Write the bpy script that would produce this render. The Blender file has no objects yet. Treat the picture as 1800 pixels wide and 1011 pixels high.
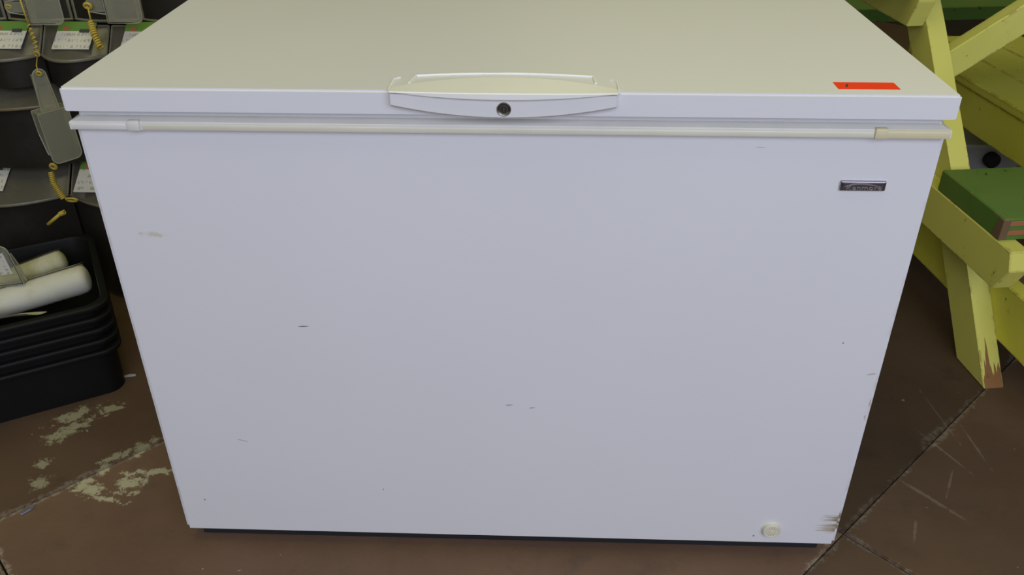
import bpy, bmesh, math, random
from mathutils import Vector, Matrix, Euler
random.seed(7)
S = bpy.context.scene
COL = S.collection
# ------------------------------------------------------------------ camera
cam_d = bpy.data.cameras.new('camera'); cam = bpy.data.objects.new('camera', cam_d); COL.objects.link(cam)
CP, CYAW, CR, CF = 0.54913626, 0.0355159, -0.00238425, 1527.76
cam.location = (0.05178702, -1.16020671, 1.30101713)
_f = Vector((-math.sin(CYAW)*math.cos(CP), math.cos(CYAW)*math.cos(CP), -math.sin(CP)))
_r = Vector((math.cos(CYAW), math.sin(CYAW), 0)); _u = _r.cross(_f)
_r2 = _r*math.cos(CR) + _u*math.sin(CR); _u2 = _u*math.cos(CR) - _r*math.sin(CR)
cam.rotation_euler = Matrix((_r2, _u2, -_f)).transposed().to_euler()
cam_d.sensor_width = 36.0; cam_d.lens = CF/1800*36.0; cam_d.clip_start = 0.05
S.camera = cam
# ------------------------------------------------------------------ world, lights, exposure
W = bpy.data.worlds.new('world'); S.world = W; W.use_nodes = True
bg = W.node_tree.nodes['Background']
bg.inputs[0].default_value = (0.74, 0.73, 0.50, 1); bg.inputs[1].default_value = 0.17
def area(name, loc, target, sx, sy, power, col):
    l = bpy.data.lights.new(name, 'AREA'); l.shape = 'RECTANGLE'; l.size = sx; l.size_y = sy
    l.energy = power; l.color = col
    o = bpy.data.objects.new(name, l); COL.objects.link(o); o.location = loc
    o.rotation_euler = (Vector(target)-Vector(loc)).to_track_quat('-Z', 'Y').to_euler()
    return o
area('doorway_daylight', (0.95, -3.4, 2.5), (0.3, 0.2, 0.4), 4.8, 2.4, 152, (0.735, 0.775, 0.985))
area('overhead_warm_fill', (-0.4, 0.1, 3.6), (-0.2, 0.1, 0), 2.4, 2.0, 26, (1.0, 0.94, 0.44))  # unseen overhead light, added to brighten the lid and front floor
area('back_warm_fill', (1.9, 4.5, 3.3), (0.3, 0.4, 0.9), 4.4, 1.2, 36, (1.0, 0.95, 0.45))  # no window built here; added from behind to lift lid and low table
area('left_fill', (-4.0, -0.6, 2.5), (1.1, 0.8, 0.4), 2.6, 1.5, 12, (1.0, 0.96, 0.74))  # weak light added at the left for the table's left-facing sides, no window
vs = S.view_settings
vs.view_transform = 'Standard'; vs.look = 'None'; vs.gamma = 1.0; vs.use_curve_mapping = False
vs.exposure = 0.0

# ------------------------------------------------------------------ node helpers
class NT:
    def __init__(s, name):
        s.m = bpy.data.materials.new(name); s.m.use_nodes = True
        s.t = s.m.node_tree; s.b = s.t.nodes['Principled BSDF']
        s._oc = None
    def n(s, typ, **k):
        nd = s.t.nodes.new(typ)
        for a, v in k.items(): setattr(nd, a, v)
        return nd
    def put(s, sock, v):
        if hasattr(v, 'is_output'): s.t.links.new(v, sock)
        elif v is not None: sock.default_value = v
    def math(s, op, a, b=None, clamp=False):
        nd = s.n('ShaderNodeMath', operation=op, use_clamp=clamp); s.put(nd.inputs[0], a)
        if b is not None: s.put(nd.inputs[1], b)
        return nd.outputs[0]
    def vmath(s, op, a, b=None):
        nd = s.n('ShaderNodeVectorMath', operation=op); s.put(nd.inputs[0], a)
        if b is not None: s.put(nd.inputs[1], b)
        return nd.outputs['Value'] if op in ('LENGTH', 'DOT_PRODUCT') else nd.outputs[0]
    def obj(s):
        if s._oc is None: s._oc = s.n('ShaderNodeTexCoord').outputs['Object']
        return s._oc
    def pos(s): return s.n('ShaderNodeNewGeometry').outputs['Position']
    def mapping(s, v, scale=(1, 1, 1), rot=(0, 0, 0), loc=(0, 0, 0)):
        nd = s.n('ShaderNodeMapping'); s.put(nd.inputs[0], v)
        nd.inputs['Scale'].default_value = scale; nd.inputs['Rotation'].default_value = rot; nd.inputs['Location'].default_value = loc
        return nd.outputs[0]
    def noise(s, v, scale=5, detail=4, rough=0.55):
        nd = s.n('ShaderNodeTexNoise'); s.put(nd.inputs['Vector'], v)
        nd.inputs['Scale'].default_value = scale; nd.inputs['Detail'].default_value = detail; nd.inputs['Roughness'].default_value = rough
        return nd.outputs['Fac']
    def step(s, v, lo, hi):
        nd = s.n('ShaderNodeMapRange', interpolation_type='SMOOTHSTEP'); s.put(nd.inputs[0], v)
        nd.inputs[1].default_value = lo; nd.inputs[2].default_value = hi
        return nd.outputs[0]
    def mix(s, f, a, b):
        nd = s.n('ShaderNodeMix', data_type='RGBA'); s.put(nd.inputs[0], f)
        s.put(nd.inputs[6], c4(a) if not hasattr(a, 'is_output') else a); s.put(nd.inputs[7], c4(b) if not hasattr(b, 'is_output') else b)
        return nd.outputs[2]
    def sep(s, v):
        nd = s.n('ShaderNodeSeparateXYZ'); s.put(nd.inputs[0], v); return nd.outputs
    def blob(s, v, c, r, ang=0, axis='Y', noise=None, amt=0.5, soft=0.25):
        """1 inside an irregular ellipse at c (radii r) of the surface"""
        d = s.vmath('SUBTRACT', v, c)
        rot = {'Y': (0, ang, 0), 'Z': (0, 0, ang)}[axis]
        d = s.mapping(d, rot=rot)
        d = s.vmath('MULTIPLY', d, tuple(1/q if q else 0 for q in r))
        l = s.vmath('LENGTH', d)
        if noise is not None: l = s.math('ADD', l, s.math('MULTIPLY', s.math('SUBTRACT', noise, 0.5), amt*2))
        return s.step(l, 1.0, 1.0-soft)
    def out(s, color, rough=0.5, metal=0, bump=None, bstr=0.2, bdist=0.002, spec=None, trans=None, ior=None):
        b = s.b
        s.put(b.inputs['Base Color'], c4(color) if not hasattr(color, 'is_output') else color)
        s.put(b.inputs['Roughness'], rough); s.put(b.inputs['Metallic'], metal)
        if spec is not None: b.inputs['Specular IOR Level'].default_value = spec
        if trans is not None: b.inputs['Transmission Weight'].default_value = trans
        if ior is not None: b.inputs['IOR'].default_value = ior
        if bump is not None:
            nd = s.n('ShaderNodeBump'); nd.inputs['Strength'].default_value = bstr; nd.inputs['Distance'].default_value = bdist
            s.put(nd.inputs['Height'], bump); s.t.links.new(nd.outputs[0], b.inputs['Normal'])
        return s.m
def c4(c): return (c[0], c[1], c[2], 1) if len(c) == 3 else c
def srgb(r, g, b):
    f = lambda v: (v/255/12.92) if v/255 <= 0.04045 else ((v/255+0.055)/1.055)**2.4
    return (f(r), f(g), f(b))
def plain(name, col, rough=0.5, metal=0, spec=None, var=0.12, scale=30):
    k = NT(name); nz = k.noise(k.obj(), scale, 4)
    c = k.mix(nz, tuple(v*(1-var) for v in col), tuple(min(1, v*(1+var)) for v in col))
    return k.out(c, rough, metal, bump=nz, bstr=0.05, spec=spec)

# ------------------------------------------------------------------ mesh helpers
def link(name, bm, mat, parent=None, smooth=False, offset=None):
    """bmesh in world coordinates (or parent-local when parent is rotated and offset=False) -> one mesh object"""
    me = bpy.data.meshes.new(name)
    bmesh.ops.recalc_face_normals(bm, faces=bm.faces)
    if parent is not None and offset is None:
        p = Vector(); q = parent
        while q: p += q.location; q = q.parent
        bmesh.ops.translate(bm, verts=bm.verts, vec=-p)
    bm.to_mesh(me); bm.free()
    if smooth:
        for f in me.polygons: f.use_smooth = True
    if mat: me.materials.append(mat)
    o = bpy.data.objects.new(name, me); COL.objects.link(o); o.parent = parent
    return o
def autosmooth(o, ang=35):
    me = o.data
    for f in me.polygons: f.use_smooth = True
    try: me.set_sharp_from_angle(angle=math.radians(ang))
    except Exception: pass
    return o
def thing(name, label, cat, loc, rz=0, group=None):
    o = bpy.data.objects.new(name, None); COL.objects.link(o); o.empty_display_size = 0.05
    o.location = loc; o.rotation_euler = (0, 0, rz); o['label'] = label; o['category'] = cat
    if group: o['group'] = group
    return o
def tag(o, label, cat, group=None):
    o['label'] = label; o['category'] = cat
    if group: o['group'] = group
    return o
def box(bm, x0, x1, y0, y1, z0, z1, bev=0, seg=2):
    vs_ = [bm.verts.new(p) for p in ((x0,y0,z0),(x1,y0,z0),(x1,y1,z0),(x0,y1,z0),(x0,y0,z1),(x1,y0,z1),(x1,y1,z1),(x0,y1,z1))]
    fs = [bm.faces.new([vs_[i] for i in q]) for q in ((3,2,1,0),(4,5,6,7),(0,1,5,4),(1,2,6,5),(2,3,7,6),(3,0,4,7))]
    if bev:
        es = set(e for f in fs for e in f.edges)
        bmesh.ops.bevel(bm, geom=list(es), offset=bev, segments=seg, affect='EDGES', profile=0.5)
def prism(bm, poly, axis, a0, a1, bev=0, seg=1):
    """poly: 2-D points of the plane across axis: 'x' -> (y,z), 'y' -> (x,z), 'z' -> (x,y)"""
    mk = {'x': lambda p, a: (a, p[0], p[1]), 'y': lambda p, a: (p[0], a, p[1]), 'z': lambda p, a: (p[0], p[1], a)}[axis]
    A = [bm.verts.new(mk(p, a0)) for p in poly]; B = [bm.verts.new(mk(p, a1)) for p in poly]
    fs = [bm.faces.new(A[::-1]), bm.faces.new(B)]; n = len(poly)
    for i in range(n): fs.append(bm.faces.new([A[i], A[(i+1) % n], B[(i+1) % n], B[i]]))
    if bev:
        es = set(e for f in fs for e in f.edges)
        bmesh.ops.bevel(bm, geom=list(es), offset=bev, segments=seg, affect='EDGES', profile=0.5)
def tube(bm, pts, r, seg=6, closed=False):
    pts = [Vector(p) for p in pts]; n = len(pts); rings = []
    t0 = (pts[1]-pts[0]).normalized(); up = Vector((0, 0, 1)) if abs(t0.z) < 0.9 else Vector((1, 0, 0))
    nrm = t0.cross(up).normalized()
    for i in range(n):
        a = pts[(i+1) % n] if (closed or i < n-1) else pts[i]; b = pts[i-1] if (closed or i > 0) else pts[i]
        t = (a-b).normalized(); nrm = (nrm - t*nrm.dot(t)).normalized(); bn = t.cross(nrm)
        rings.append([bm.verts.new(pts[i] + r*(math.cos(2*math.pi*k/seg)*nrm + math.sin(2*math.pi*k/seg)*bn)) for k in range(seg)])
    for i in range(n if closed else n-1):
        A, B = rings[i], rings[(i+1) % n]
        for k in range(seg): bm.faces.new([A[k], A[(k+1) % seg], B[(k+1) % seg], B[k]])
    if not closed: bm.faces.new(rings[0][::-1]); bm.faces.new(rings[-1])
def coil(bm, pts, R, r, turns, seg=6, per=10):
    pts = [Vector(p) for p in pts]
    ln = [0]
    for i in range(1, len(pts)): ln.append(ln[-1] + (pts[i]-pts[i-1]).length)
    N = int(turns*per); out = []
    for k in range(N+1):
        s = ln[-1]*k/N; i = 1
        while i < len(pts)-1 and ln[i] < s: i += 1
        f = (s-ln[i-1])/(ln[i]-ln[i-1]); p = pts[i-1].lerp(pts[i], f); t = (pts[i]-pts[i-1]).normalized()
        a = t.cross(Vector((0, 1, 0.2))).normalized(); b = t.cross(a); th = 2*math.pi*turns*k/N
        out.append(p + R*(math.cos(th)*a + math.sin(th)*b))
    tube(bm, out, r, seg)
def rrect(w, d, r, seg=5, cx=0, cy=0):
    out = []
    for (sx, sy, a0) in ((1, 1, 0), (-1, 1, 90), (-1, -1, 180), (1, -1, 270)):
        for k in range(seg+1):
            a = math.radians(a0 + 90*k/seg)
            out.append((cx + sx*(w/2-r) + r*math.cos(a), cy + sy*(d/2-r) + r*math.sin(a)))
    return out
def loft(bm, loops, cap0=True, cap1=True):
    R = [[bm.verts.new(p) for p in L] for L in loops]; n = len(R[0])
    for A, B in zip(R, R[1:]):
        for i in range(n): bm.faces.new([A[i], A[(i+1) % n], B[(i+1) % n], B[i]])
    if cap0: bm.faces.new(R[0][::-1])
    if cap1: bm.faces.new(R[-1])
def text_mesh(name, body, size, mat, parent, M, depth=0.0004):
    cu = bpy.data.curves.new(name, 'FONT'); cu.body = body; cu.size = size; cu.extrude = depth
    cu.align_x = 'CENTER'; cu.align_y = 'CENTER'; cu.resolution_u = 3
    t = bpy.data.objects.new(name, cu); COL.objects.link(t)
    me = bpy.data.meshes.new_from_object(t.evaluated_get(bpy.context.evaluated_depsgraph_get()))
    bpy.data.objects.remove(t)
    me.transform(M); me.name = name; me.materials.clear(); me.materials.append(mat)
    o = bpy.data.objects.new(name, me); COL.objects.link(o); o.parent = parent
    return o

# ------------------------------------------------------------------ materials: floor
def floor_material():
    k = NT('stained_concrete'); p = k.pos()
    big = k.noise(p, 2.2, 5, 0.6); mid = k.noise(p, 11, 6, 0.65); fine = k.noise(p, 90, 4, 0.7)
    c = k.mix(k.step(big, 0.3, 0.7), (0.115, 0.069, 0.042), (0.155, 0.094, 0.055))
    c = k.mix(k.math('MULTIPLY', k.step(mid, 0.52, 0.75), 0.6), c, (0.088, 0.060, 0.042))
    c = k.mix(k.math('MULTIPLY', k.step(fine, 0.55, 0.8), 0.25), c, (0.16, 0.11, 0.075))
    # pale scuffed rims along the score lines
    o = k.sep(k.obj())
    ex = k.math('SUBTRACT', SLAB/2, k.math('ABSOLUTE', o[0])); ey = k.math('SUBTRACT', SLAB2/2, k.math('ABSOLUTE', o[1]))
    e = k.math('MINIMUM', ex, ey)
    wn = k.noise(p, 9, 5, 0.7)
    rim = k.step(k.math('SUBTRACT', e, k.math('MULTIPLY', k.math('SUBTRACT', wn, 0.50), 0.060)), 0.011, 0.002)
    c = k.mix(k.math('MULTIPLY', rim, k.math('MULTIPLY', k.step(fine, 0.38, 0.60), 0.62)), c, (0.34, 0.29, 0.22))
    # old paint splashes left of the freezer (x, y, rx, ry, angle)
    bl = k.noise(p, 46, 8, 0.80)
    sp = None
    for (x, y, rx, ry, a) in ((-1.005, .315, .055, .022, -.9), (-1.02, .365, .05, .02, -.7), (-.945, .39, .03, .016, -.5), (-.815, .262, .032, .018, -.9), (-.86, .235, .04, .013, -.6),
                              (-1.01, .205, .018, .016, 0), (-.893, .143, .022, .02, .3), (-.87, .13, .025, .02, .3), (-.80, .15, .03, .025, .4), (-.76, .188, .06, .012, -.15),
                              (-.87, .19, .012, .018, 0), (-.99, .148, .02, .018, .5), (-.825, .105, .04, .008, .2)):
        b_ = k.blob(p, (x, y, 0), (rx, ry, 0), a, 'Z', bl, 3.3, 0.45)
        sp = b_ if sp is None else k.math('MAXIMUM', sp, b_)
    c = k.mix(k.math('MULTIPLY', sp, 0.85), c, (0.42, 0.40, 0.25))
    # scuffs right of the freezer
    sc = None
    for (x, y, rx, ry, a) in ((.945, .305, .004, .10, .45), (.86, .165, .006, .09, .7), (.98, .43, .003, .12, .1), (1.02, .33, .003, .08, .05), (.80, .075, .004, .04, -.4), (.92, .21, .003, .06, -.5)):
        b_ = k.blob(p, (x, y, 0), (rx, ry, 0), -a, 'Z', bl, 1.5, 0.6)
        sc = b_ if sc is None else k.math('MAXIMUM', sc, b_)
    c = k.mix(k.math('MULTIPLY', sc, 0.28), c, (0.42, 0.36, 0.27))
    # crumbs
    cr = k.step(k.noise(p, 55, 2, 0.4), 0.765, 0.79)
    c = k.mix(k.math('MULTIPLY', cr, 0.6), c, (0.5, 0.45, 0.33))
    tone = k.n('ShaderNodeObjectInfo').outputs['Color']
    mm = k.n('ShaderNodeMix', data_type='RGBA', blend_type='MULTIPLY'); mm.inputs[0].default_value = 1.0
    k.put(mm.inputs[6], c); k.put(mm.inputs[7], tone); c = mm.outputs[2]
    return k.out(c, 0.62, bump=fine, bstr=0.25, bdist=0.003, spec=0.3)
SLAB, SLAB2 = 1.172, 1.226
JS = (-0.754, 0.420)      # (x-y)/sqrt2 of two neighbouring score lines
JT = (-0.721, 0.509)      # (x+y)/sqrt2
M_floor = floor_material()
M_joint = plain('joint_dirt', (0.018, 0.011, 0.008), 0.95)
# floor: sub-base + one slab per scored square
bm = bmesh.new(); box(bm, -4.2, 4.6, -3.2, 4.7, -0.10, -0.010)
floor = link('floor', bm, M_joint); floor['kind'] = 'structure'
bm = bmesh.new(); box(bm, -SLAB/2, SLAB/2, -SLAB2/2, SLAB2/2, -0.010, 0.0)
top_edges = [e for e in bm.edges if all(v.co.z > -1e-5 for v in e.verts)]
bmesh.ops.bevel(bm, geom=top_edges, offset=0.0025, segments=2, affect='EDGES')
slab0 = link('slab', bm, M_floor, floor, offset=False)
ps, pt = JS[1]-JS[0], JT[1]-JT[0]; first = True; r2 = math.sqrt(2)
for i in range(-4, 5):
    for j in range(-4, 5):
        s_ = (JS[0]+JS[1])/2 + i*ps; t_ = (JT[0]+JT[1])/2 + j*pt
        x, y = (s_+t_)/r2, (t_-s_)/r2
        if not (-3.3 < x < 3.7 and -2.3 < y < 3.8): continue
        o = slab0 if first else slab0.copy()
        if not first: COL.objects.link(o); o.parent = floor
        first = False
        o.location = (x, y, 0); o.rotation_euler = (0, 0, -math.pi/4)
        tn = {(0, 0): 1.18, (1, 0): .74, (1, 1): .78, (0, 1): .46}.get((i, j), .72 + .3*random.random())   # shade painted in: gap slab darkest, right ones darker; centre paler; rest random
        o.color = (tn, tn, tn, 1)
# walls
M_wall = plain('dark_wall_paint', (0.06, 0.065, 0.045), 0.8)
bm = bmesh.new(); box(bm, -4.2, 4.6, 4.7, 4.82, -0.10, 2.9); w = link('wall_back', bm, M_wall); w['kind'] = 'structure'
bm = bmesh.new(); box(bm, -4.32, -4.2, -3.2, 4.82, -0.10, 2.9); w = link('wall_left', bm, M_wall); w['kind'] = 'structure'

# ------------------------------------------------------------------ chest freezer
H, ZL, HW, ZB, LP, DEP = 0.91142, 0.8776, 0.6167, 0.030, 0.014, 0.72
FZ = thing('chest_freezer', 'white chest freezer with a closed lid, standing alone in the middle of the floor', 'freezer', (0, DEP/2, 0))
def enamel(name, marks=False):
    k = NT(name); o = k.obj()
    peel = k.noise(o, 420, 2, 0.5); big = k.noise(o, 3.0, 3)
    c = k.mix(big, (0.70, 0.70, 0.70), (0.74, 0.74, 0.735))
    if marks:
        D = -DEP/2
        fine = k.noise(o, 70, 4, 0.7); streak = k.noise(k.mapping(o, scale=(12, 1, 160)), 1.0, 3, 0.6)
        def M(lst, col, amt, nz=fine, nam=0.5, soft=0.5):
            nonlocal c
            m = None
            for (x, z, rx, rz, a) in lst:
                b_ = k.blob(o, (x, D, z), (rx, 0, rz), a, 'Y', nz, nam, soft)
                m = b_ if m is None else k.math('MAXIMUM', m, b_)
            c = k.mix(k.math('MULTIPLY', m, amt), c, col)
        M([(-.328, .510, .010, .0013, .05), (.005, .355, .009, .0010, .1), (.044, .350, .007, .001, .1), (-.469, .262, .012, .0007, -.3)], (0.05, 0.05, 0.05), .85, nam=.8)
        M([(.606, .085, .032, .030, 0)], (0.34, 0.27, 0.13), .7, streak, 2.2, .8)
        M([(.612, .09, .014, .026, 0)], (0.19, 0.125, 0.06), .7, streak, 2.0, .9)
        M([(.600, .435, .010, .0018, .2), (.612, .37, .004, .012, .2), (.610, .34, .003, .01, .2), (.363, .829, .010, .001, 0)], (0.40, 0.28, 0.14), .6, nam=.9)
        M([(.542, .496, .002, .002, 0), (-.566, .114, .0022, .0022, 0), (.462, .054, .0025, .0025, 0), (-.227, .151, .0012, .003, 0)], (0.25, 0.09, 0.05), .8, nam=.2)
        M([(-.54, .675, .022, .006, 0)], (0.52, 0.45, 0.24), .5, nam=1.6)
        sx = k.sep(o)
        edge = k.step(k.math('ABSOLUTE', sx[0]), HW-.014, HW)
        c = k.mix(k.math('MULTIPLY', k.math('MULTIPLY', edge, k.step(k.noise(o, 25, 4), .5, .8)), .5), c, (0.42, 0.36, 0.24))
    return k.out(c, 0.38, bump=peel, bstr=0.06, bdist=0.0006, spec=0.45)
M_en = enamel('white_enamel'); M_enf = enamel('white_enamel_worn', True)
M_plast = plain('white_plastic', (0.72, 0.72, 0.70), 0.35, var=0.03)
M_cream = plain('aged_cream_plastic', (0.68, 0.66, 0.52), 0.45, var=0.10, scale=14)
M_yel = plain('yellowed_plastic', (0.64, 0.59, 0.37), 0.5, var=0.08, scale=14)
M_white_trim = plain('white_trim_plastic', (0.70, 0.69, 0.63), 0.4, var=0.08, scale=20)
M_dark = plain('black_base', (0.012, 0.012, 0.014), 0.7)
M_chrome = NT('chrome'); M_chrome = M_chrome.out((0.36, 0.34, 0.36), 0.16, 1.0)
M_steel = plain('lock_steel', (0.30, 0.27, 0.24), 0.35, 1.0)

# body with rounded upright corners
bm = bmesh.new(); box(bm, -HW, HW, 0, DEP, ZB, 0.850)
es = [e for e in bm.edges if abs(e.verts[0].co.z-e.verts[1].co.z) > .1 or (max(e.verts[0].co.z, e.verts[1].co.z) < ZB+.01)]
bmesh.ops.bevel(bm, geom=es, offset=0.008, segments=4, affect='EDGES')
autosmooth(link('body', bm, M_enf, FZ))
bm = bmesh.new(); box(bm, -HW+.022, HW-.024, 0.0205, DEP-.03, 0.004, ZB+.002); link('base_frame', bm, M_dark, FZ)
for sx in (-1, 1):
    for yy in (.07, DEP-.07):
        bm = bmesh.new(); loft(bm, [[(sx*(HW-.07)+.02*math.cos(a), yy+.02*math.sin(a), z) for a in [2*math.pi*q/16 for q in range(16)]] for z in (0, .008)])
        link('foot', bm, M_dark, FZ)
# neck (gasket wall under the lid)
bm = bmesh.new(); box(bm, -.6085, .6085, .005, DEP-.005, .840, .884, .004); link('neck', bm, M_en, FZ)
# trim band running round the top of the body
prof = [(-.0105, .8490), (-.0105, .8595), (-.0090, .8612), (-.005, .8625), (.003, .8655), (.012, .8665), (.012, .8490)]
def band_ring(bm, prof, hw, d):
    loops = []
    for (yy, z) in prof:
        e = -yy
        loops.append([(-hw-e, -e, z), (hw+e, -e, z), (hw+e, d+e, z), (-hw-e, d+e, z)])
    R = [[bm.verts.new(p) for p in L] for L in loops]
    for A, B in zip(R, R[1:]+R[:1]):
        for i in range(4): bm.faces.new([A[i], A[(i+1) % 4], B[(i+1) % 4], B[i]])
bm = bmesh.new(); band_ring(bm, prof, HW-.0105, DEP)
es = [e for e in bm.edges if e.calc_length() < .02]
autosmooth(link('trim_band', bm, M_white_trim, FZ), 25)
def strip(name, x0, x1, y0, z0, z1, mat):
    bm = bmesh.new(); prism(bm, [(y0, z0), (y0, z1-.003), (y0+.004, z1), (-.006, z1), (-.006, z0)], 'x', x0, x1, .0012, 2)
    return autosmooth(link(name, bm, mat, FZ))
strip('center_strip', -.513, .511, -.0116, .8494, .8600, M_cream)
strip('left_strip', -.614, -.535, -.0118, .8494, .8606, M_white_trim)
a_ = strip('right_strip', .520, .6150, -.0125, .8488, .8615, M_yel); a_['label'] = 'yellowed plastic strip'
for x0, mt in ((-.533, M_white_trim), (.512, M_yel)):
    bm = bmesh.new(); box(bm, x0, x0+.018, -.0138, -.004, .8482, .8632, .002); autosmooth(link('strip_clip', bm, mt, FZ))
# lid
bm = bmesh.new(); box(bm, -HW, HW, -LP, DEP+.01, ZL, H)
bmesh.ops.bevel(bm, geom=[e for e in bm.edges if max(v.co.z for v in e.verts) > H-.001 or abs(e.verts[0].co.z-e.verts[1].co.z) > .02], offset=.0032, segments=3, affect='EDGES')
autosmooth(link('lid', bm, M_en, FZ), 40)
bm = bmesh.new(); box(bm, -HW+.012, HW-.012, -LP+.012, DEP-.01, ZL-.003, ZL+.004); link('lid_gasket', bm, plain('grey_gasket', (.45, .45, .47), .6), FZ)
# handle: lens-shaped front plate, crescent lip with a straight upper edge, recess rim on the lid top
N = 32; XL = .1535
M_lip = plain('handle_lip_plastic', (0.86, 0.86, 0.80), 0.35, var=0.02)
pts = []
for i in range(N+1):
    x = -XL + 2*XL*i/N; pts.append((x, .893 - .0165*(1-(x/XL)**2)))
F = lambda y, zt, dz=0: [(x, y, z+dz) for x, z in pts] + [(XL-1e-4, y, zt), (-XL+1e-4, y, zt)]
bm = bmesh.new(); loft(bm, [F(-LP+.002, .911), F(-LP-.010, .911, .0006), F(-LP-.0125, .9105, .0028)])
HD = autosmooth(link('handle', bm, M_plast, FZ), 40)
bm = bmesh.new()
cs = []
for i in range(N+1):
    t = -1+2*i/N; q = 1-t*t; x = t*(XL+.0012); yf = -LP-.0135-.0045*q; th = .0022+.0078*q; zt = .9150
    cs.append([(x, yf+.0006, zt-th), (x, yf-.0008, zt-th+.0012), (x, yf-.0012, zt-.0012), (x, yf, zt), (x, -.006+.042*q, zt+.0016*q-.0012), (x, -.006+.042*q, .9095), (x, -.004, .9095 if th < .004 else zt-th+.001)])
loft(bm, cs)
autosmooth(link('handle_lip', bm, M_lip, HD), 35)
bm = bmesh.new()
tube(bm, [(-.157, -LP, .9118), (-.157, -.004, H+.0010), (-.157, .034, H+.0006), (-.149, .042, H+.0002)], .0016, 6)
tube(bm, [(.157, -LP, .9118), (.157, -.004, H+.0010), (.157, .030, H+.0006), (.149, .038, H+.0002)], .0016, 6)
autosmooth(link('handle_base', bm, M_lip, HD), 60)
arc = [(-.127+.252*i/20, .048+.012*(1-((i-10)/10)**2)+.002*(i/20)) for i in range(21)]
bm = bmesh.new(); tube(bm, [(-.133, .018, H+.0004)] + [(x, y, H+.0010) for x, y in arc] + [(.127, .022, H+.0004)], .0017, 6)
autosmooth(link('handle_recess_rim', bm, M_lip, HD), 60)
# lock cylinder
def disc_y(bm, cx, cz, rads, seg=28):   # rads: list of (radius, y)
    loft(bm, [[(cx+r*math.cos(2*math.pi*q/seg), y, cz+r*math.sin(2*math.pi*q/seg)) for q in range(seg)] for r, y in rads])
YP = -LP-.0125
bm = bmesh.new(); disc_y(bm, .001, .891, [(.0098, YP+.003), (.0098, YP-.0015), (.0088, YP-.0025), (.0066, YP-.0012), (.006, YP-.0004)])
lk = autosmooth(link('lock', bm, M_steel, FZ), 30)
bm = bmesh.new(); disc_y(bm, .001, .891, [(.0048, YP+.0005), (.0048, YP-.0012), (.0040, YP-.0018)]); link('lock_plug', bm, M_dark, lk)
bm = bmesh.new(); box(bm, .0003, .0017, YP-.0022, YP-.0017, .8885, .8935); link('keyhole', bm, M_steel, lk)
# badge
bm = bmesh.new(); box(bm, .483, .5475, -.0045, .002, .7655, .7805, .0015, 3)
bd = autosmooth(link('badge', bm, M_chrome, FZ)); bd['label'] = 'small chrome nameplate'
bm = bmesh.new(); box(bm, .4865, .5442, -.0049, -.0040, .7668, .7785, .0003)
link('badge_face', bm, plain('badge_dark_face', (.20, .18, .20), .3, 0.85), bd)
text_mesh('badge_lettering', 'Kenmore', .0135, plain('badge_letters', (.55, .54, .56), .3, .9), bd,
          Matrix.Translation((.5165, -.0051-DEP/2, .7702)) @ Matrix.Rotation(math.pi/2, 4, 'X') @ Matrix.Diagonal((1.0, .72, 1, 1)))
bm = bmesh.new(); sw = [(.489+.053*i/14, .7722+.0046*math.sin(math.pi*(i/14)**.8)) for i in range(15)]
th = [.0011*math.sin(math.pi*min(1, (i+1)/15)) for i in range(15)]
prism(bm, [(x, z+h) for (x, z), h in zip(sw, th)] + [(x, z-h) for (x, z), h in list(zip(sw, th))[::-1]], 'y', -.0053, -.0047)
link('badge_swoosh', bm, plain('badge_letters_b', (.62, .60, .60), .3, .9), bd)
# drain cap
CX, CZ = .4915, .073
bm = bmesh.new(); disc_y(bm, CX, CZ, [(.0178, .002), (.0178, -.001), (.0165, -.002), (.0160, -.0068), (.0152, -.0078), (.0130, -.0078), (.0125, -.0066)], 36)
dc = autosmooth(link('drain_cap', bm, M_cream, FZ), 30); dc['label'] = 'round cream drain cap'
for q in range(12):
    a = 2*math.pi*q/12; bm = bmesh.new()
    box(bm, -.0007, .0007, -.0080, -.0064, .0062, .0108, .0003)
    bmesh.ops.rotate(bm, verts=bm.verts, cent=(0, 0, 0), matrix=Matrix.Rotation(a, 3, 'Y')); bmesh.ops.translate(bm, verts=bm.verts, vec=(CX, 0, CZ))
    link('rib', bm, M_yel, dc)
bm = bmesh.new(); disc_y(bm, CX, CZ, [(.004, -.0064), (.004, -.0076), (.003, -.0080)], 14); link('cap_hub', bm, M_cream, dc)
# orange sticker with a numeral
bm = bmesh.new(); box(bm, .4575, .5415, .009, .038, H-.0002, H+.0004)
st = link('sticker', bm, plain('orange_sticker', (1.0, 0.060, 0.012), .85, var=.03, spec=.1), FZ); st['label'] = 'bright orange paper sticker'
text_mesh('sticker_numeral', '1', .017, plain('black_ink', (.012, .01, .01), .6), st, Matrix.Translation((.4725, .0225-DEP/2, H+.0006)) @ Matrix.Rotation(math.radians(-21), 4, 'Z') @ Matrix.Diagonal((1.5, 1, 1, 1)), .0002)

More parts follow.
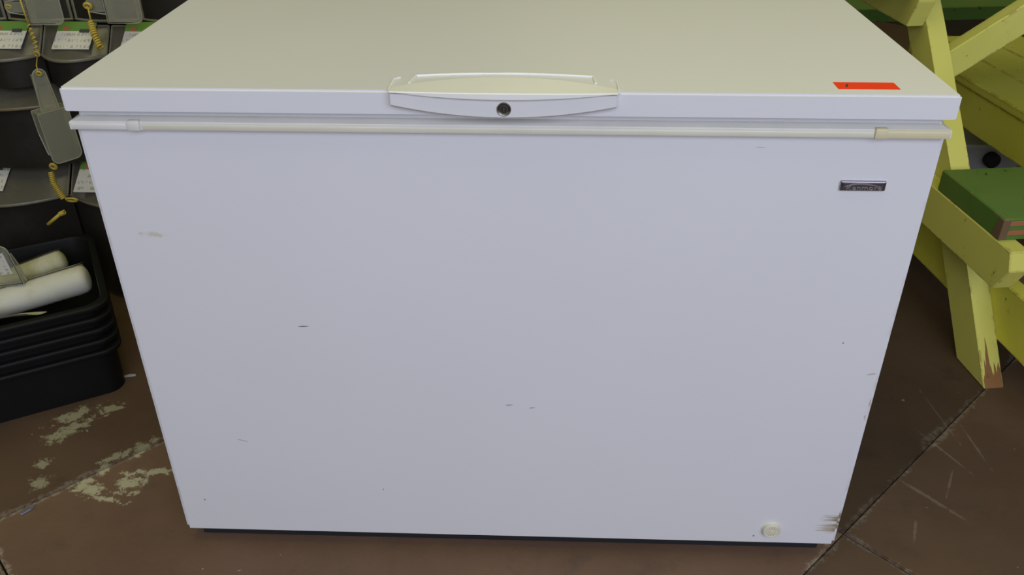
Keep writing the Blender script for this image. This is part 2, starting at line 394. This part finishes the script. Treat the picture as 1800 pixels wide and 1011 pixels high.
# ------------------------------------------------------------------ yellow picnic table with green benches (right)
PT = thing('picnic_table', 'chipped yellow picnic table with green bench planks right of the freezer', 'picnic table', (1.126, .530, 0), math.radians(7))
def painted_wood(name, base, base2, wood=(0.22, 0.075, 0.035), foot=False, chip=0.5, dirt=0.5, seed=0.0):
    k = NT(name); o = k.vmath('ADD', k.obj(), (seed, seed*1.7, seed*.6))
    grain = k.noise(k.mapping(o, scale=(3, 3, 3)), 6, 6, 0.7); big = k.noise(o, 4, 3)
    c = k.mix(k.step(big, .3, .7), base, base2)
    smud = k.step(k.noise(o, 13, 6, .72), .60, .74)
    c = k.mix(k.math('MULTIPLY', smud, dirt*.55), c, tuple(v*.35 for v in base))
    dk = k.step(k.noise(o, 26, 5, .6), .675, .70)
    c = k.mix(k.math('MULTIPLY', dk, dirt), c, (0.03, 0.03, 0.02))
    # worn arrises
    bv = k.n('ShaderNodeBevel', samples=4); bv.inputs[0].default_value = 0.010
    nn = k.n('ShaderNodeNewGeometry').outputs['Normal']
    dt = k.vmath('DOT_PRODUCT', bv.outputs[0], nn)
    edge = k.step(dt, .985, .90)
    m = k.math('MULTIPLY', edge, k.step(k.noise(o, 17, 5, .7), .62-.12*chip, .70-.1*chip))
    c = k.mix(k.math('MULTIPLY', m, .85), c, wood)
    if foot:
        z = k.sep(k.obj())[2]
        v = k.noise(k.mapping(k.obj(), scale=(85, 3, 3)), 1, 2, .55)
        m2 = k.math('MULTIPLY', k.step(k.math('SUBTRACT', k.math('MULTIPLY', v, .24), z), .070, .078), k.step(k.sep(k.n('ShaderNodeNewGeometry').outputs['Normal'])[1], -.55, -.75))
        c = k.mix(k.math('MULTIPLY', m2, .9), c, wood)
    return k.out(c, 0.6, bump=grain, bstr=0.15, bdist=0.003, spec=0.3)
YB, YB2 = (0.62, 0.60, 0.125), (0.68, 0.655, 0.155)
M_yw = painted_wood('yellow_painted_wood', YB, YB2, wood=(0.20, 0.10, 0.06), chip=1.0, dirt=.7, seed=1.3)
M_yl = painted_wood('yellow_painted_leg', YB, YB2, foot=True, chip=.8, seed=3)
M_yo = painted_wood('yellow_painted_dull', (0.72, 0.685, 0.075), (0.78, 0.745, 0.11), chip=1.7, dirt=.7, seed=5)
M_gw = painted_wood('green_painted_wood', (0.070, 0.17, 0.028), (0.115, 0.19, 0.032), wood=(0.35, 0.15, 0.06), chip=.7, dirt=.9, seed=9)
M_bare = painted_wood('bare_plywood', (0.36, 0.13, 0.06), (0.42, 0.18, 0.09), dirt=.3)
M_bare2 = painted_wood('bare_weathered_wood', (0.15, 0.095, 0.05), (0.20, 0.13, 0.07), dirt=.6)
def plank(name, poly, a0, a1, mat, parent=PT, axis='x', bev=.0025, label=None):
    bm = bmesh.new(); prism(bm, poly, axis, a0, a1, bev, 1)
    o = link(name, bm, mat, parent, offset=False)
    if label: o['label'] = label
    return o
TW = 1.55       # distance between the two end frames
def mirror(poly, c=1.10): return [(2*c-u, z) for u, z in poly][::-1]
leg_poly = [(0, 0), (.128, .0), (.318, .228), (.722, .672), (.842, .798), (.722, .798), (.626, .697), (.207, .244)]
sup_poly = [(.028, .270), (2.172, .270), (2.209, .334), (2.192, .376), (.008, .376), (-.009, .334)]
cleat_poly = [(.646, .695), (1.554, .695), (1.586, .766), (1.586, .798), (.614, .798), (.614, .766)]
for (f, s) in ((0, 1), (TW, -1)):
    plank('leg', leg_poly, f, f+.050*s, M_yl); plank('leg', mirror(leg_poly), f, f+.050*s, M_yl)
    plank('bench_support', sup_poly, f-.046*s, f-.0005*s, M_yw)
    plank('top_cleat', cleat_poly, f-.046*s, f-.0005*s, M_yw)
# benches: a green plank each; the near one shows worn ply edges
for c_, nm in ((0, 'near'), (1, 'far')):
    u0, u1 = (.058, .328) if c_ == 0 else (1.76, 2.142)
    plank('bench_plank', [(u0, .377), (u1, .377), (u1, .430), (u0, .430)] if c_ == 0 else [(1.872, .377), (2.142, .377), (2.142, .430), (1.872, .430)],
          -.0455, TW+.046, M_gw, label='green painted bench plank')
plank('bench_plank', [(2.150, .377), (2.42, .377), (2.42, .430), (2.150, .430)], -.0455, TW+.046, M_gw, label='green painted bench plank')
plank('worn_ply_edge', [(.0565, .413), (.0600, .413), (.0600, .424), (.0565, .424)], -.030, .9, M_bare, bev=.0006, label='bare reddish ply strip')
plank('worn_ply_edge', [(.0565, .390), (.0600, .390), (.0600, .401), (.0565, .401)], -.030, .9, M_bare, bev=.0006, label='bare reddish ply strip')
plank('worn_corner', [(.0568, .379), (.086, .379), (.080, .405), (.074, .428), (.0568, .427)], -.0468, -.028, M_bare2, bev=.001, label='bare weathered wood corner')
# table top planks (just above the frame)
for q in range(5):
    u0 = .635 + q*.188
    plank('top_plank', [(u0, .799), (u0+.182, .799), (u0+.182, .840), (u0, .840)], -.16, TW+.16, M_gw)
# lower rail on the inner side of the legs
plank('lower_rail', [(-.20, .088), (.96, .088), (.96, .226), (-.20, .226)], .0505, .095, M_yo)
# diagonal brace from the leg up to the middle of the top
plank('brace', [(.052, .540), (.052, .632), (.290, .798), (.425, .798)], .600, .642, M_yw, axis='y')
# nail heads on the leg and rail
# ------------------------------------------------------------------ low yellow plank table below it
a7 = math.radians(7); U = Vector((-math.sin(a7), math.cos(a7), 0)); Nn = Vector((math.cos(a7), math.sin(a7), 0)); O0 = Vector((1.126, .53, 0))
LT = thing('low_table', 'low yellow plank bench with chipped edges behind the picnic table leg', 'bench', O0 + Nn*.66 + U*1.0, a7)
ox = -.22
for q in range(3):
    x0 = ox + q*.158
    plank('seat_plank', [(x0, .376), (x0+.154, .376), (x0+.154, .404), (x0, .404)], -.50, (.47, .56, .62)[q], M_yo, LT, 'y', .003)
plank('apron', [(ox+.006, .252), (ox+.046, .252), (ox+.046, .374), (ox+.006, .374)], -.49, .44, M_yo, LT, 'y', .002)
plank('apron', [(ox+.42, .252), (ox+.46, .252), (ox+.46, .374), (ox+.42, .374)], -.49, .44, M_yo, LT, 'y', .002)
for sx in (.048, .37):
    for sy in (-.48, .26):
        plank('leg', [(ox+sx, 0), (ox+sx+.045, 0), (ox+sx+.045, .374), (ox+sx, .374)], sy, sy+.08, M_yo, LT, 'y', .002)
# grey box with a black wheel under the low table
GB = thing('storage_box', 'pale grey box with a black caster wheel, low behind the green bench', 'box', (1.64, 1.90, 0))
M_grey = plain('grey_plastic', (.42, .44, .43), .5)
bm = bmesh.new(); box(bm, 1.535, 1.745, 1.752, 2.05, .004, .122, .008); link('box_body', bm, M_grey, GB)
bm = bmesh.new(); box(bm, 1.530, 1.750, 1.747, 2.055, .119, .136, .005); link('box_lid', bm, plain('grey_plastic_lid', (.50, .52, .50), .5), GB)
bm = bmesh.new(); disc_y(bm, 1.638, .085, [(.020, 1.754), (.027, 1.749), (.027, 1.726), (.021, 1.720)], 20); autosmooth(link('wheel', bm, M_dark, GB))
for px in (1.56, 1.72):
    bm = bmesh.new(); box(bm, px-.015, px+.015, 1.77, 2.03, 0, .006); link('skid', bm, M_dark, GB)

# ------------------------------------------------------------------ bulk bins (left)
def smoke(name, c, rough=.22, trans=0):
    k = NT(name); nz = k.noise(k.obj(), 18, 5, .65); d = k.step(k.noise(k.obj(), 7, 5, .7), .45, .8)
    col = k.mix(k.math('MULTIPLY', d, .45), c, tuple(v*1.9 + .012 for v in c))
    return k.out(col, rough, bump=nz, bstr=.04, trans=trans, spec=.5)
M_body = smoke('smoked_plastic', (.020, .018, .014), .30)
M_lid = smoke('smoked_lid_plastic', (.095, .088, .064), .22)
M_rim = plain('dusty_clear_edge', (.17, .16, .105), .35, var=.25, scale=40)
M_rimb = plain('brown_clear_edge', (.17, .125, .065), .4, var=.25, scale=40)
M_green = plain('green_label_print', (.12, .25, .04), .55, var=.05)
M_card = NT('label_card')
_o = M_card.obj(); _s = M_card.sep(_o)
_l = M_card.math('FRACT', M_card.math('MULTIPLY', _s[1], 62)); _w = M_card.step(M_card.noise(M_card.mapping(_o, scale=(160, 62, 1)), 1, 2), .50, .56)
_m = M_card.math('MULTIPLY', M_card.math('MULTIPLY', M_card.step(_l, .5, .55), _w), .5)
M_card = M_card.out(M_card.mix(_m, (.64, .62, .52), (.16, .16, .14)), .5)
M_red = plain('red_label_dot', (.50, .10, .08), .6)
M_ink = plain('label_ink', (.05, .05, .05), .6)
M_tether = plain('yellow_coil_plastic', (.50, .37, .05), .4)
M_clear = NT('clear_scoop_plastic'); M_clear = M_clear.out((.82, .81, .62), .12, trans=.82, ior=1.35, spec=.5)
M_clear2 = plain('cloudy_scoop_edge', (.30, .30, .22), .35, var=.2)
def bow_loop(x0, x1, yc, b, n, ins=0):
    out = []
    for i in range(n+1):
        t = -1+2*i/n; x = (x0+x1)/2 + t*((x1-x0)/2-ins)
        out.append((x, yc - b*(1-t*t)))
    return out
def bin_unit(x0, x1, yc, b, zbot, zlip, yback, ztop, ydeep, label, lid=True, tagx=None, tagw=.085, rim=None, yin=.012, extra=None):
    rim = rim or M_rim; x0 += .002; x1 -= .002; n = 16; cx = (x0+x1)/2
    B = thing('bulk_bin', label, 'bin', (cx, (yc+ydeep)/2, zbot), 0, 'smoky scoop bins in the rack')
    # body: bowed front wall, flat back
    fr = bow_loop(x0, x1, yc+yin, b, n)
    poly = fr + [(x1, ydeep), (x0, ydeep)]
    bm = bmesh.new()
    if lid:
        # open-topped prism sloping up to the back edge
        L0 = [(x, y, zbot) for x, y in poly]; L1 = [(x, y, (zlip-.006) if i <= n else ztop-.006) for i, (x, y) in enumerate(poly)]
        loft(bm, [L0, L1])
    else:
        loft(bm, [[(x, y, zbot) for x, y in poly], [(x, y, ztop) for x, y in poly]])
    autosmooth(link('bin_body', bm, M_body, B), 30)
    if lid:
        bm = bmesh.new(); f = bow_loop(x0, x1, yc, b, n, .001); bkk = [(x, yback) for x, y in f]
        up = [[bm.verts.new((x, y, zlip)) for x, y in f], [bm.verts.new((x, y, ztop)) for x, y in bkk]]
        dn = [[bm.verts.new((x, y, zlip-.005)) for x, y in f], [bm.verts.new((x, y, ztop-.005)) for x, y in bkk]]
        for i in range(n):
            bm.faces.new([up[0][i], up[0][i+1], up[1][i+1], up[1][i]]); bm.faces.new([dn[0][i+1], dn[0][i], dn[1][i], dn[1][i+1]])
            bm.faces.new([dn[0][i], dn[0][i+1], up[0][i+1], up[0][i]]); bm.faces.new([up[1][i], up[1][i+1], dn[1][i+1], dn[1][i]])
        for i in (0, n): bm.faces.new([up[0][i], up[1][i], dn[1][i], dn[0][i]])
        L = autosmooth(link('bin_lid', bm, M_lid, B), 30)
        # bright bowed rim and hinge bar
        bm = bmesh.new(); tube(bm, [(x, y-.001, zlip-.002) for x, y in f], .0042, 6); autosmooth(link('lid_rim', bm, rim, L), 60)
        bm = bmesh.new(); tube(bm, [(x0+.002, yback, ztop), (x1-.002, yback, ztop)], .0032, 6); link('hinge_bar', bm, rim, L)
        for xx in (x0+.002, x1-.002):
            bm = bmesh.new(); tube(bm, [(xx, yc, zlip), (xx, yback, ztop)], .0026, 6); link('lid_side_rim', bm, rim, L)
        if tagx is not None:
            # card on the slope: green band above, printed white below
            def on(s, t, h):     # s along x, t 0 front .. 1 back
                yf = yc - b*.80
                return Vector((s, yf + (yback-yf)*t, zlip + (ztop-zlip)*t*1.0 + h))
            def slab(name, s0, s1, t0, t1, h, mat, par):
                bm = bmesh.new()
                vv = [bm.verts.new(on(s, t, hh)) for hh in (h, h+.0016) for s, t in ((s0, t0), (s1, t0), (s1, t1), (s0, t1))]
                for q in ((3,2,1,0),(4,5,6,7),(0,1,5,4),(1,2,6,5),(2,3,7,6),(3,0,4,7)): bm.faces.new([vv[i] for i in q])
                return link(name, bm, mat, par)
            hb = .004 + b*.10
            slab('label_card', tagx, tagx+tagw, .18, .97, hb, M_card, B)
            slab('label_band', tagx, tagx+tagw, .70, .97, hb+.0018, M_green, B)
            slab('label_dot', tagx+tagw*.16, tagx+tagw*.30, .70, .79, hb+.0036, M_red, B)
            slab('label_barcode', tagx+tagw*.62, tagx+tagw*.88, .64, .72, hb+.0036, M_ink, B)
    return B
P0 = .168
# top row: bodies only, front faces set back
x = -1.106-3*P0
nm0 = ['far left in the picture, row above the labels', 'second from left, row above the labels', 'behind the second scoop, row above the labels', 'at the freezer lid edge, row above the labels']
pos0 = ['leftmost in the top row of bins', 'behind the left horizontal scoop in the top row', 'behind the right horizontal scoop in the top row', 'in the top row beside the freezer lid']
for q in range(5):
    x0 = -1.106 + (q-2)*P0
    B = bin_unit(x0, x0+P0, .972, .018, .742, 0, 0, 1.02, 1.28, 'dark smoky bin ' + (pos0 + ['last in the top row, hidden partly by the lid'])[q], lid=False)
    bm = bmesh.new(); tube(bm, [(xx, yy-.001+.012, .748) for xx, yy in bow_loop(x0+.003, x0+P0-.003, .972, .018, 10)], .0035, 6); link('bottom_rim', bm, M_rim, B)
    for xx in (x0+.006, x0+P0-.006):
        bm = bmesh.new(); tube(bm, [(xx, .983, .75), (xx, .983, 1.01)], .004, 6); link('corner_rib', bm, M_rim, B)
# first labelled row
l1 = ['with a green and white label, leftmost in the labelled row', 'with a half-visible green label at the left picture edge', 'with a whole green and white label beside the freezer lid', 'with a green label partly behind the freezer lid corner', 'in the labelled row mostly behind the freezer lid']
for q in range(5):
    x0 = -1.182 + (q-2)*P0
    bin_unit(x0, x0+P0, .925, .052, .602, .677, .972, .734, 1.28, 'smoky scoop bin ' + l1[q], tagx=x0+.045, tagw=.092)
# middle row, double width, brown lip
for q, (x0, x1) in enumerate(((-1.83, -1.487), (-1.485, -1.142), (-1.140, -.797))):
    bin_unit(x0, x1, .925, .060, .384, .556, .962, .598, 1.28, 'dark wide bin with a brown lip, ' + ['left end of the middle row', 'behind the hanging clear scoop', 'in the middle row beside the freezer'][q], rim=M_rimb, yin=.030)
# lower labelled row, double width
for q, (x0, x1) in enumerate(((-1.90, -1.556), (-1.553, -1.208), (-1.206, -.862))):
    bin_unit(x0, x1, .915, .075, .02, .302, .968, .374, 1.28, 'wide smoky bin ' + ['left end of the bottom row', 'with a green label above the black tubs', 'with a white label just left of the freezer side'][q], tagx=(x0+.034) if q == 2 else x0+.038, tagw=.10 if q == 2 else .155)
RK = thing('bin_rack', 'dark rack panel holding the smoky scoop bins, left behind the freezer', 'rack', (-1.3, 1.30, 0))
bm = bmesh.new(); box(bm, -1.95, -.575, 1.285, 1.31, 0, 1.06); link('back_panel', bm, M_dark, RK)
bm = bmesh.new(); box(bm, -1.93, -.596, 1.0, 1.285, 0, .018); link('shelf', bm, M_dark, RK)
for xx in (-1.95, -.596):
    bm = bmesh.new(); box(bm, xx, xx+.02, 1.05, 1.285, 0.0, 1.06); link('side_panel', bm, M_dark, RK)
# ------------------------------------------------------------------ scoops
def scoop(loc, rot, label, w=.072, L=.10, d=.040, hl=.075, hw=.024):
    """local: +x bowl, -x handle, width along y, open side +z"""
    SC = thing('scoop', label, 'scoop', loc); SC.rotation_euler = rot
    t = .0022
    bm = bmesh.new()
    # U-shaped bowl: bottom plate with rounded mouth, side walls tapering to the mouth, back wall
    cr = .016; mouth = [(L-cr+cr*math.sin(a), -w/2+cr-cr*math.cos(a)) for a in [math.pi/2*q/5 for q in range(6)]]; mouth += [(x, -y) for x, y in mouth[::-1]]
    out = [(0, -w/2)] + mouth + [(0, w/2)]
    prism(bm, out, 'z', 0, t)
    for s in (-1, 1):
        y0, y1 = (s*w/2, s*(w/2-t))
        prism(bm, [(0, 0), (L-.022, 0), (L-.022, d*.45), (L*.45, d), (0, d)], 'y', min(y0, y1), max(y0, y1))
    prism(bm, [(0, 0), (t, 0), (t, d), (0, d)], 'y', -w/2, w/2)
    link('bowl', bm, M_clear, SC, offset=False)
    bm = bmesh.new()
    tube(bm, [(x, y, .001) for x, y in out], .0016, 5, True)
    tube(bm, [(0, -w/2, d), (L*.45, -w/2, d), (L-.022, -w/2, d*.45)], .0014, 5); tube(bm, [(0, w/2, d), (L*.45, w/2, d), (L-.022, w/2, d*.45)], .0014, 5); tube(bm, [(0, -w/2, d), (0, w/2, d)], .0014, 5)
    link('bowl_edge', bm, M_clear2, SC, offset=False)
    bm = bmesh.new(); r = hw/2
    arc = [(-hl+r - r*math.sin(a), r*math.cos(a)) for a in [math.pi*q/8 for q in range(9)]]
    prism(bm, [(0.0, hw/2+.006)] + arc + [(0.0, -hw/2-.006)], 'z', d*.30, d*.30+.003)
    for s in (-1, 1):
        prism(bm, [(0, d*.30), (0, d*.75), (-hl*.9, d*.62), (-hl*.9, d*.30)], 'y', s*hw/2-.001, s*hw/2+.001)
    link('scoop_handle', bm, M_clear, SC, offset=False)
    bm = bmesh.new(); tube(bm, [(0.0, hw/2+.006, d*.33)] + [(x, y, d*.33) for x, y in arc] + [(0.0, -hw/2-.006, d*.33)], .0017, 5)
    link('handle_edge', bm, M_clear2, SC, offset=False)
    return SC
def tether(parent, segs, name='coil_tether'):
    """segs: list of ('coil', pts, R, r, turns) / ('wire', pts, r) / ('ring', centre, R, r) in world space"""
    bm = bmesh.new()
    for s in segs:
        if s[0] == 'coil': coil(bm, s[1], s[2], s[3], s[4])
        elif s[0] == 'wire': tube(bm, s[1], s[2], 6)
        else:
            c = Vector(s[1]); tube(bm, [c + Vector((s[2]*math.cos(a), -.3*s[2]*math.sin(a), s[2]*s[4]*math.sin(a))) for a in [2*math.pi*q/16 for q in range(16)]], s[3], 6, True)
    if parent is not None:
        bpy.context.view_layer.update()
        bm.transform(parent.matrix_world.inverted())
    return link(name, bm, M_tether, parent, smooth=True, offset=False)
R90 = math.pi/2
# hanging vertical scoop: bowl down, open side to the bins
s3 = scoop((-1.126, .812, .572), (R90, R90, R90*0), 'clear plastic scoop hanging upright beside the freezer lid corner', w=.072, L=.130, d=.040, hl=.100, hw=.030)
s3.rotation_euler = (Matrix.Rotation(math.radians(48), 3, 'Z') @ Matrix.Rotation(math.radians(-2), 3, 'Y') @ Matrix(((0.0, -1.0, 0), (0, 0, 1.0), (-1.0, 0, 0)))).to_euler()
s1 = scoop((-1.176, .905, .792), (0, 0, 0), 'clear plastic scoop lying sideways at the top left corner', w=.075, L=.085, d=.034, hl=.055, hw=.028)
s1.rotation_euler = Matrix(((1.0, 0, 0), (0, 0, 1.0), (0, -1.0, 0))).to_euler()
s2 = scoop((-.985, .905, .796), (0, 0, 0), 'clear plastic scoop lying sideways just left of the freezer lid edge', w=.075, L=.085, d=.034, hl=.050, hw=.030)
s2.rotation_euler = s1.rotation_euler
tether(s3, [('coil', [(-1.172, .893, .756), (-1.160, .878, .722), (-1.158, .870, .700)], .0045, .0016, 6), ('ring', (-1.158, .868, .694), .006, .0018, 1.0),
            ('wire', [(-1.158, .868, .690), (-1.140, .822, .680), (-1.134, .812, .668)], .0013), ('ring', (-1.133, .812, .664), .006, .0022, .8)])
tether(s2, [('wire', [(-1.022, .900, .800), (-1.020, .895, .765)], .002), ('coil', [(-1.020, .893, .763), (-1.008, .872, .738), (-.994, .858, .712)], .0062, .0026, 11), ('ring', (-1.021, .899, .800), .008, .0035, .8)])
tether(s1, [('wire', [(-1.176, .893, .83), (-1.174, .892, .79), (-1.172, .893, .757)], .0022), ('ring', (-1.222, .915, .793), .006, .0022, .7)])
tc = tether(None, [('ring', (-1.178, .832, .418), .007, .004, 1.0), ('coil', [(-1.186, .828, .404), (-1.184, .822, .375), (-1.166, .816, .335)], .0055, .0023, 16), ('ring', (-1.146, .816, .333), .014, .003, .45)])
tag(tc, 'yellow coiled tether dangling below the upright scoop, over the bin lid', 'tether')
tc2 = tether(None, [('wire', [(-1.215, .795, .272), (-1.178, .800, .300)], .0048), ('coil', [(-1.178, .800, .300), (-1.166, .803, .304)], .005, .002, 4)])
tag(tc2, 'short yellow tether end poking up just behind the black tubs', 'tether')

# ------------------------------------------------------------------ stacked black tubs
M_tub = plain('black_plastic_tub', (.005, .005, .0045), .55, spec=.22, var=.2, scale=25)
TA = math.radians(30); TC = (-1.256, .497)
lab = ['black plastic tub on top of the stack, holding white rolls', 'black tub second from the top of the stack', 'black tub in the middle of the stack of five', 'black tub second from the bottom of the stack', 'black tub at the bottom of the stack, on the floor']
def tub_mesh():
    bm = bmesh.new(); w, d, hgt, t, ins = .56, .40, .128, .0030, .017
    # outer wall, flange, inner wall, floor
    L = [(w-2*ins, d-2*ins, 0), (w-.028, d-.028, hgt-.010), (w-.002, d-.002, hgt-.012), (w, d, hgt-.008), (w, d, hgt-.002), (w-.004, d-.004, hgt),
         (w-.030, d-.030, hgt), (w-.034, d-.034, hgt-.004), (w-2*ins-2*t, d-2*ins-2*t, t)]
    loft(bm, [[(x, y, z) for x, y in rrect(a, b, .045 if i not in (0, 8) else .038, 6)] for i, (a, b, z) in enumerate(L)])
    return bm
proto = None
for q in range(5):
    z = .030*(4-q)
    if proto is None:
        proto = autosmooth(link('plastic_tub', tub_mesh(), M_tub, None), 50); o = proto
    else:
        o = proto.copy(); COL.objects.link(o)
    o.location = (TC[0], TC[1], z); o.rotation_euler = (0, 0, TA); tag(o, lab[q], 'tub', 'nested black tubs left of the freezer')
# rolls in the top tub
M_paper = NT('off_white_paper'); _n = M_paper.noise(M_paper.obj(), 9, 5, .65)
M_paper = M_paper.out(M_paper.mix(M_paper.step(_n, .45, .75), (.60, .59, .47), (.47, .44, .27)), .65, bump=_n, bstr=.1)
M_paper2 = NT('yellowed_paper'); _n = M_paper2.noise(M_paper2.obj(), 12, 5, .65)
M_paper2 = M_paper2.out(M_paper2.mix(M_paper2.step(_n, .40, .70), (.47, .46, .31), (.36, .33, .14)), .65, bump=_n, bstr=.1)
def roll(A, B, r, mat, label):
    A = Vector(A); B = Vector(B); ax = (B-A).normalized(); s = ax.cross(Vector((0, 0, 1))).normalized(); t = s.cross(ax); L = (B-A).length
    bm = bmesh.new(); n = 28
    prof = [(-.010, r*.25), (-.0085, r*.60), (-.004, r*.86), (.004, r*.97), (.02, r), (L*.5, r*.985), (L, r*.97)]
    loft(bm, [[A + ax*d + q*(1+.025*math.sin(3*a+d*30))*(math.cos(a)*s+math.sin(a)*t) for a in [2*math.pi*k/n for k in range(n)]] for d, q in prof])
    o = autosmooth(link('paper_roll', bm, mat), 60); tag(o, label, 'roll', 'paper rolls in the top tub')
    # loose outer flap with a torn corner
    bm = bmesh.new(); rows = []; rnd = random.Random(int(r*1e4))
    for k in range(9):
        a = .55 + 1.05*k/8; rr = r*1.01 + .004*(k/8)**3
        d0 = .004 - .008*math.sin(k*1.3) - (.010 if k in (5, 6) else 0)
        rows.append([A + ax*d + rr*(math.cos(a)*s + math.sin(a)*t) for d in (d0, .05, L*.97)])
    for e in (0, -.0008):
        V = [[bm.verts.new(p + e*((p-A) - ax*((p-A).dot(ax))).normalized()) for p in q] for q in rows]
        for a_, b_ in zip(V, V[1:]):
            for m in range(2): bm.faces.new([a_[m], a_[m+1], b_[m+1], b_[m]])
    f = link('loose_flap', bm, mat, None, smooth=True); f.parent = o
    return o
roll((-1.048, .613, .223), (-1.33, .505, .170), .036, M_paper, 'off-white paper roll nearest the camera in the top black tub')
roll((-1.128, .668, .239), (-1.38, .570, .170), .028, M_paper2, 'yellow-stained paper roll behind the whiter one in the top tub')
# curled sheet lying in front of the rolls
bm = bmesh.new(); G = []
for i in range(9):
    row = []
    for j in range(7):
        a, b = i/8, j/6
        row.append(Vector((-1.255+.17*a*.9-.02*b, .395+.10*a-.045*b+.02, .186+.018*math.sin(a*3.0)+.022*b*b)))
    G.append(row)
for off in (0, -.0012):
    VV = [[bm.verts.new(p+Vector((0, 0, off))) for p in r_] for r_ in G]
    for i in range(8):
        for j in range(6): bm.faces.new([VV[i][j], VV[i+1][j], VV[i+1][j+1], VV[i][j+1]])
o = link('paper_sheet', bm, M_paper2, None, smooth=True); tag(o, 'loose curled yellowish sheet in front of the rolls in the top tub', 'paper')
s4 = scoop((-1.196, .552, .236), (0, 0, 0), 'clear scoop with a white sticker standing up in the top black tub', w=.070, L=.102, d=.014, hl=.012, hw=.024)
s4.rotation_euler = (Matrix.Rotation(math.radians(-8), 3, 'Y') @ Matrix(((0, 1.0, 0), (0, 0, 1.0), (1.0, 0, 0)))).to_euler()
bm = bmesh.new(); box(bm, .030, .085, -.006, .022, -.0012, -.0002); link('white_sticker', bm, M_card, s4, offset=False)

# ------------------------------------------------------------------ litter on the floor
def scrap(name, pts, th, mat, label):
    bm = bmesh.new(); prism(bm, pts, 'z', 0.0002, th, th*.2)
    o = link(name, bm, mat); return tag(o, label, 'litter')
scrap('plastic_sliver', [(-.966, .508), (-.948, .516), (-.935, .517), (-.936, .523), (-.950, .523), (-.968, .514)], .003, plain('white_sliver', (.42, .42, .40), .5), 'small whitish sliver on the floor beside the black tubs')
scrap('foil_scrap', [(-.986, .058), (-.978, .055), (-.966, .070), (-.963, .081), (-.972, .078), (-.979, .070)], .004, plain('foil', (.42, .42, .55), .3, .8), 'tiny crumpled foil scrap lying in the score line at the left')
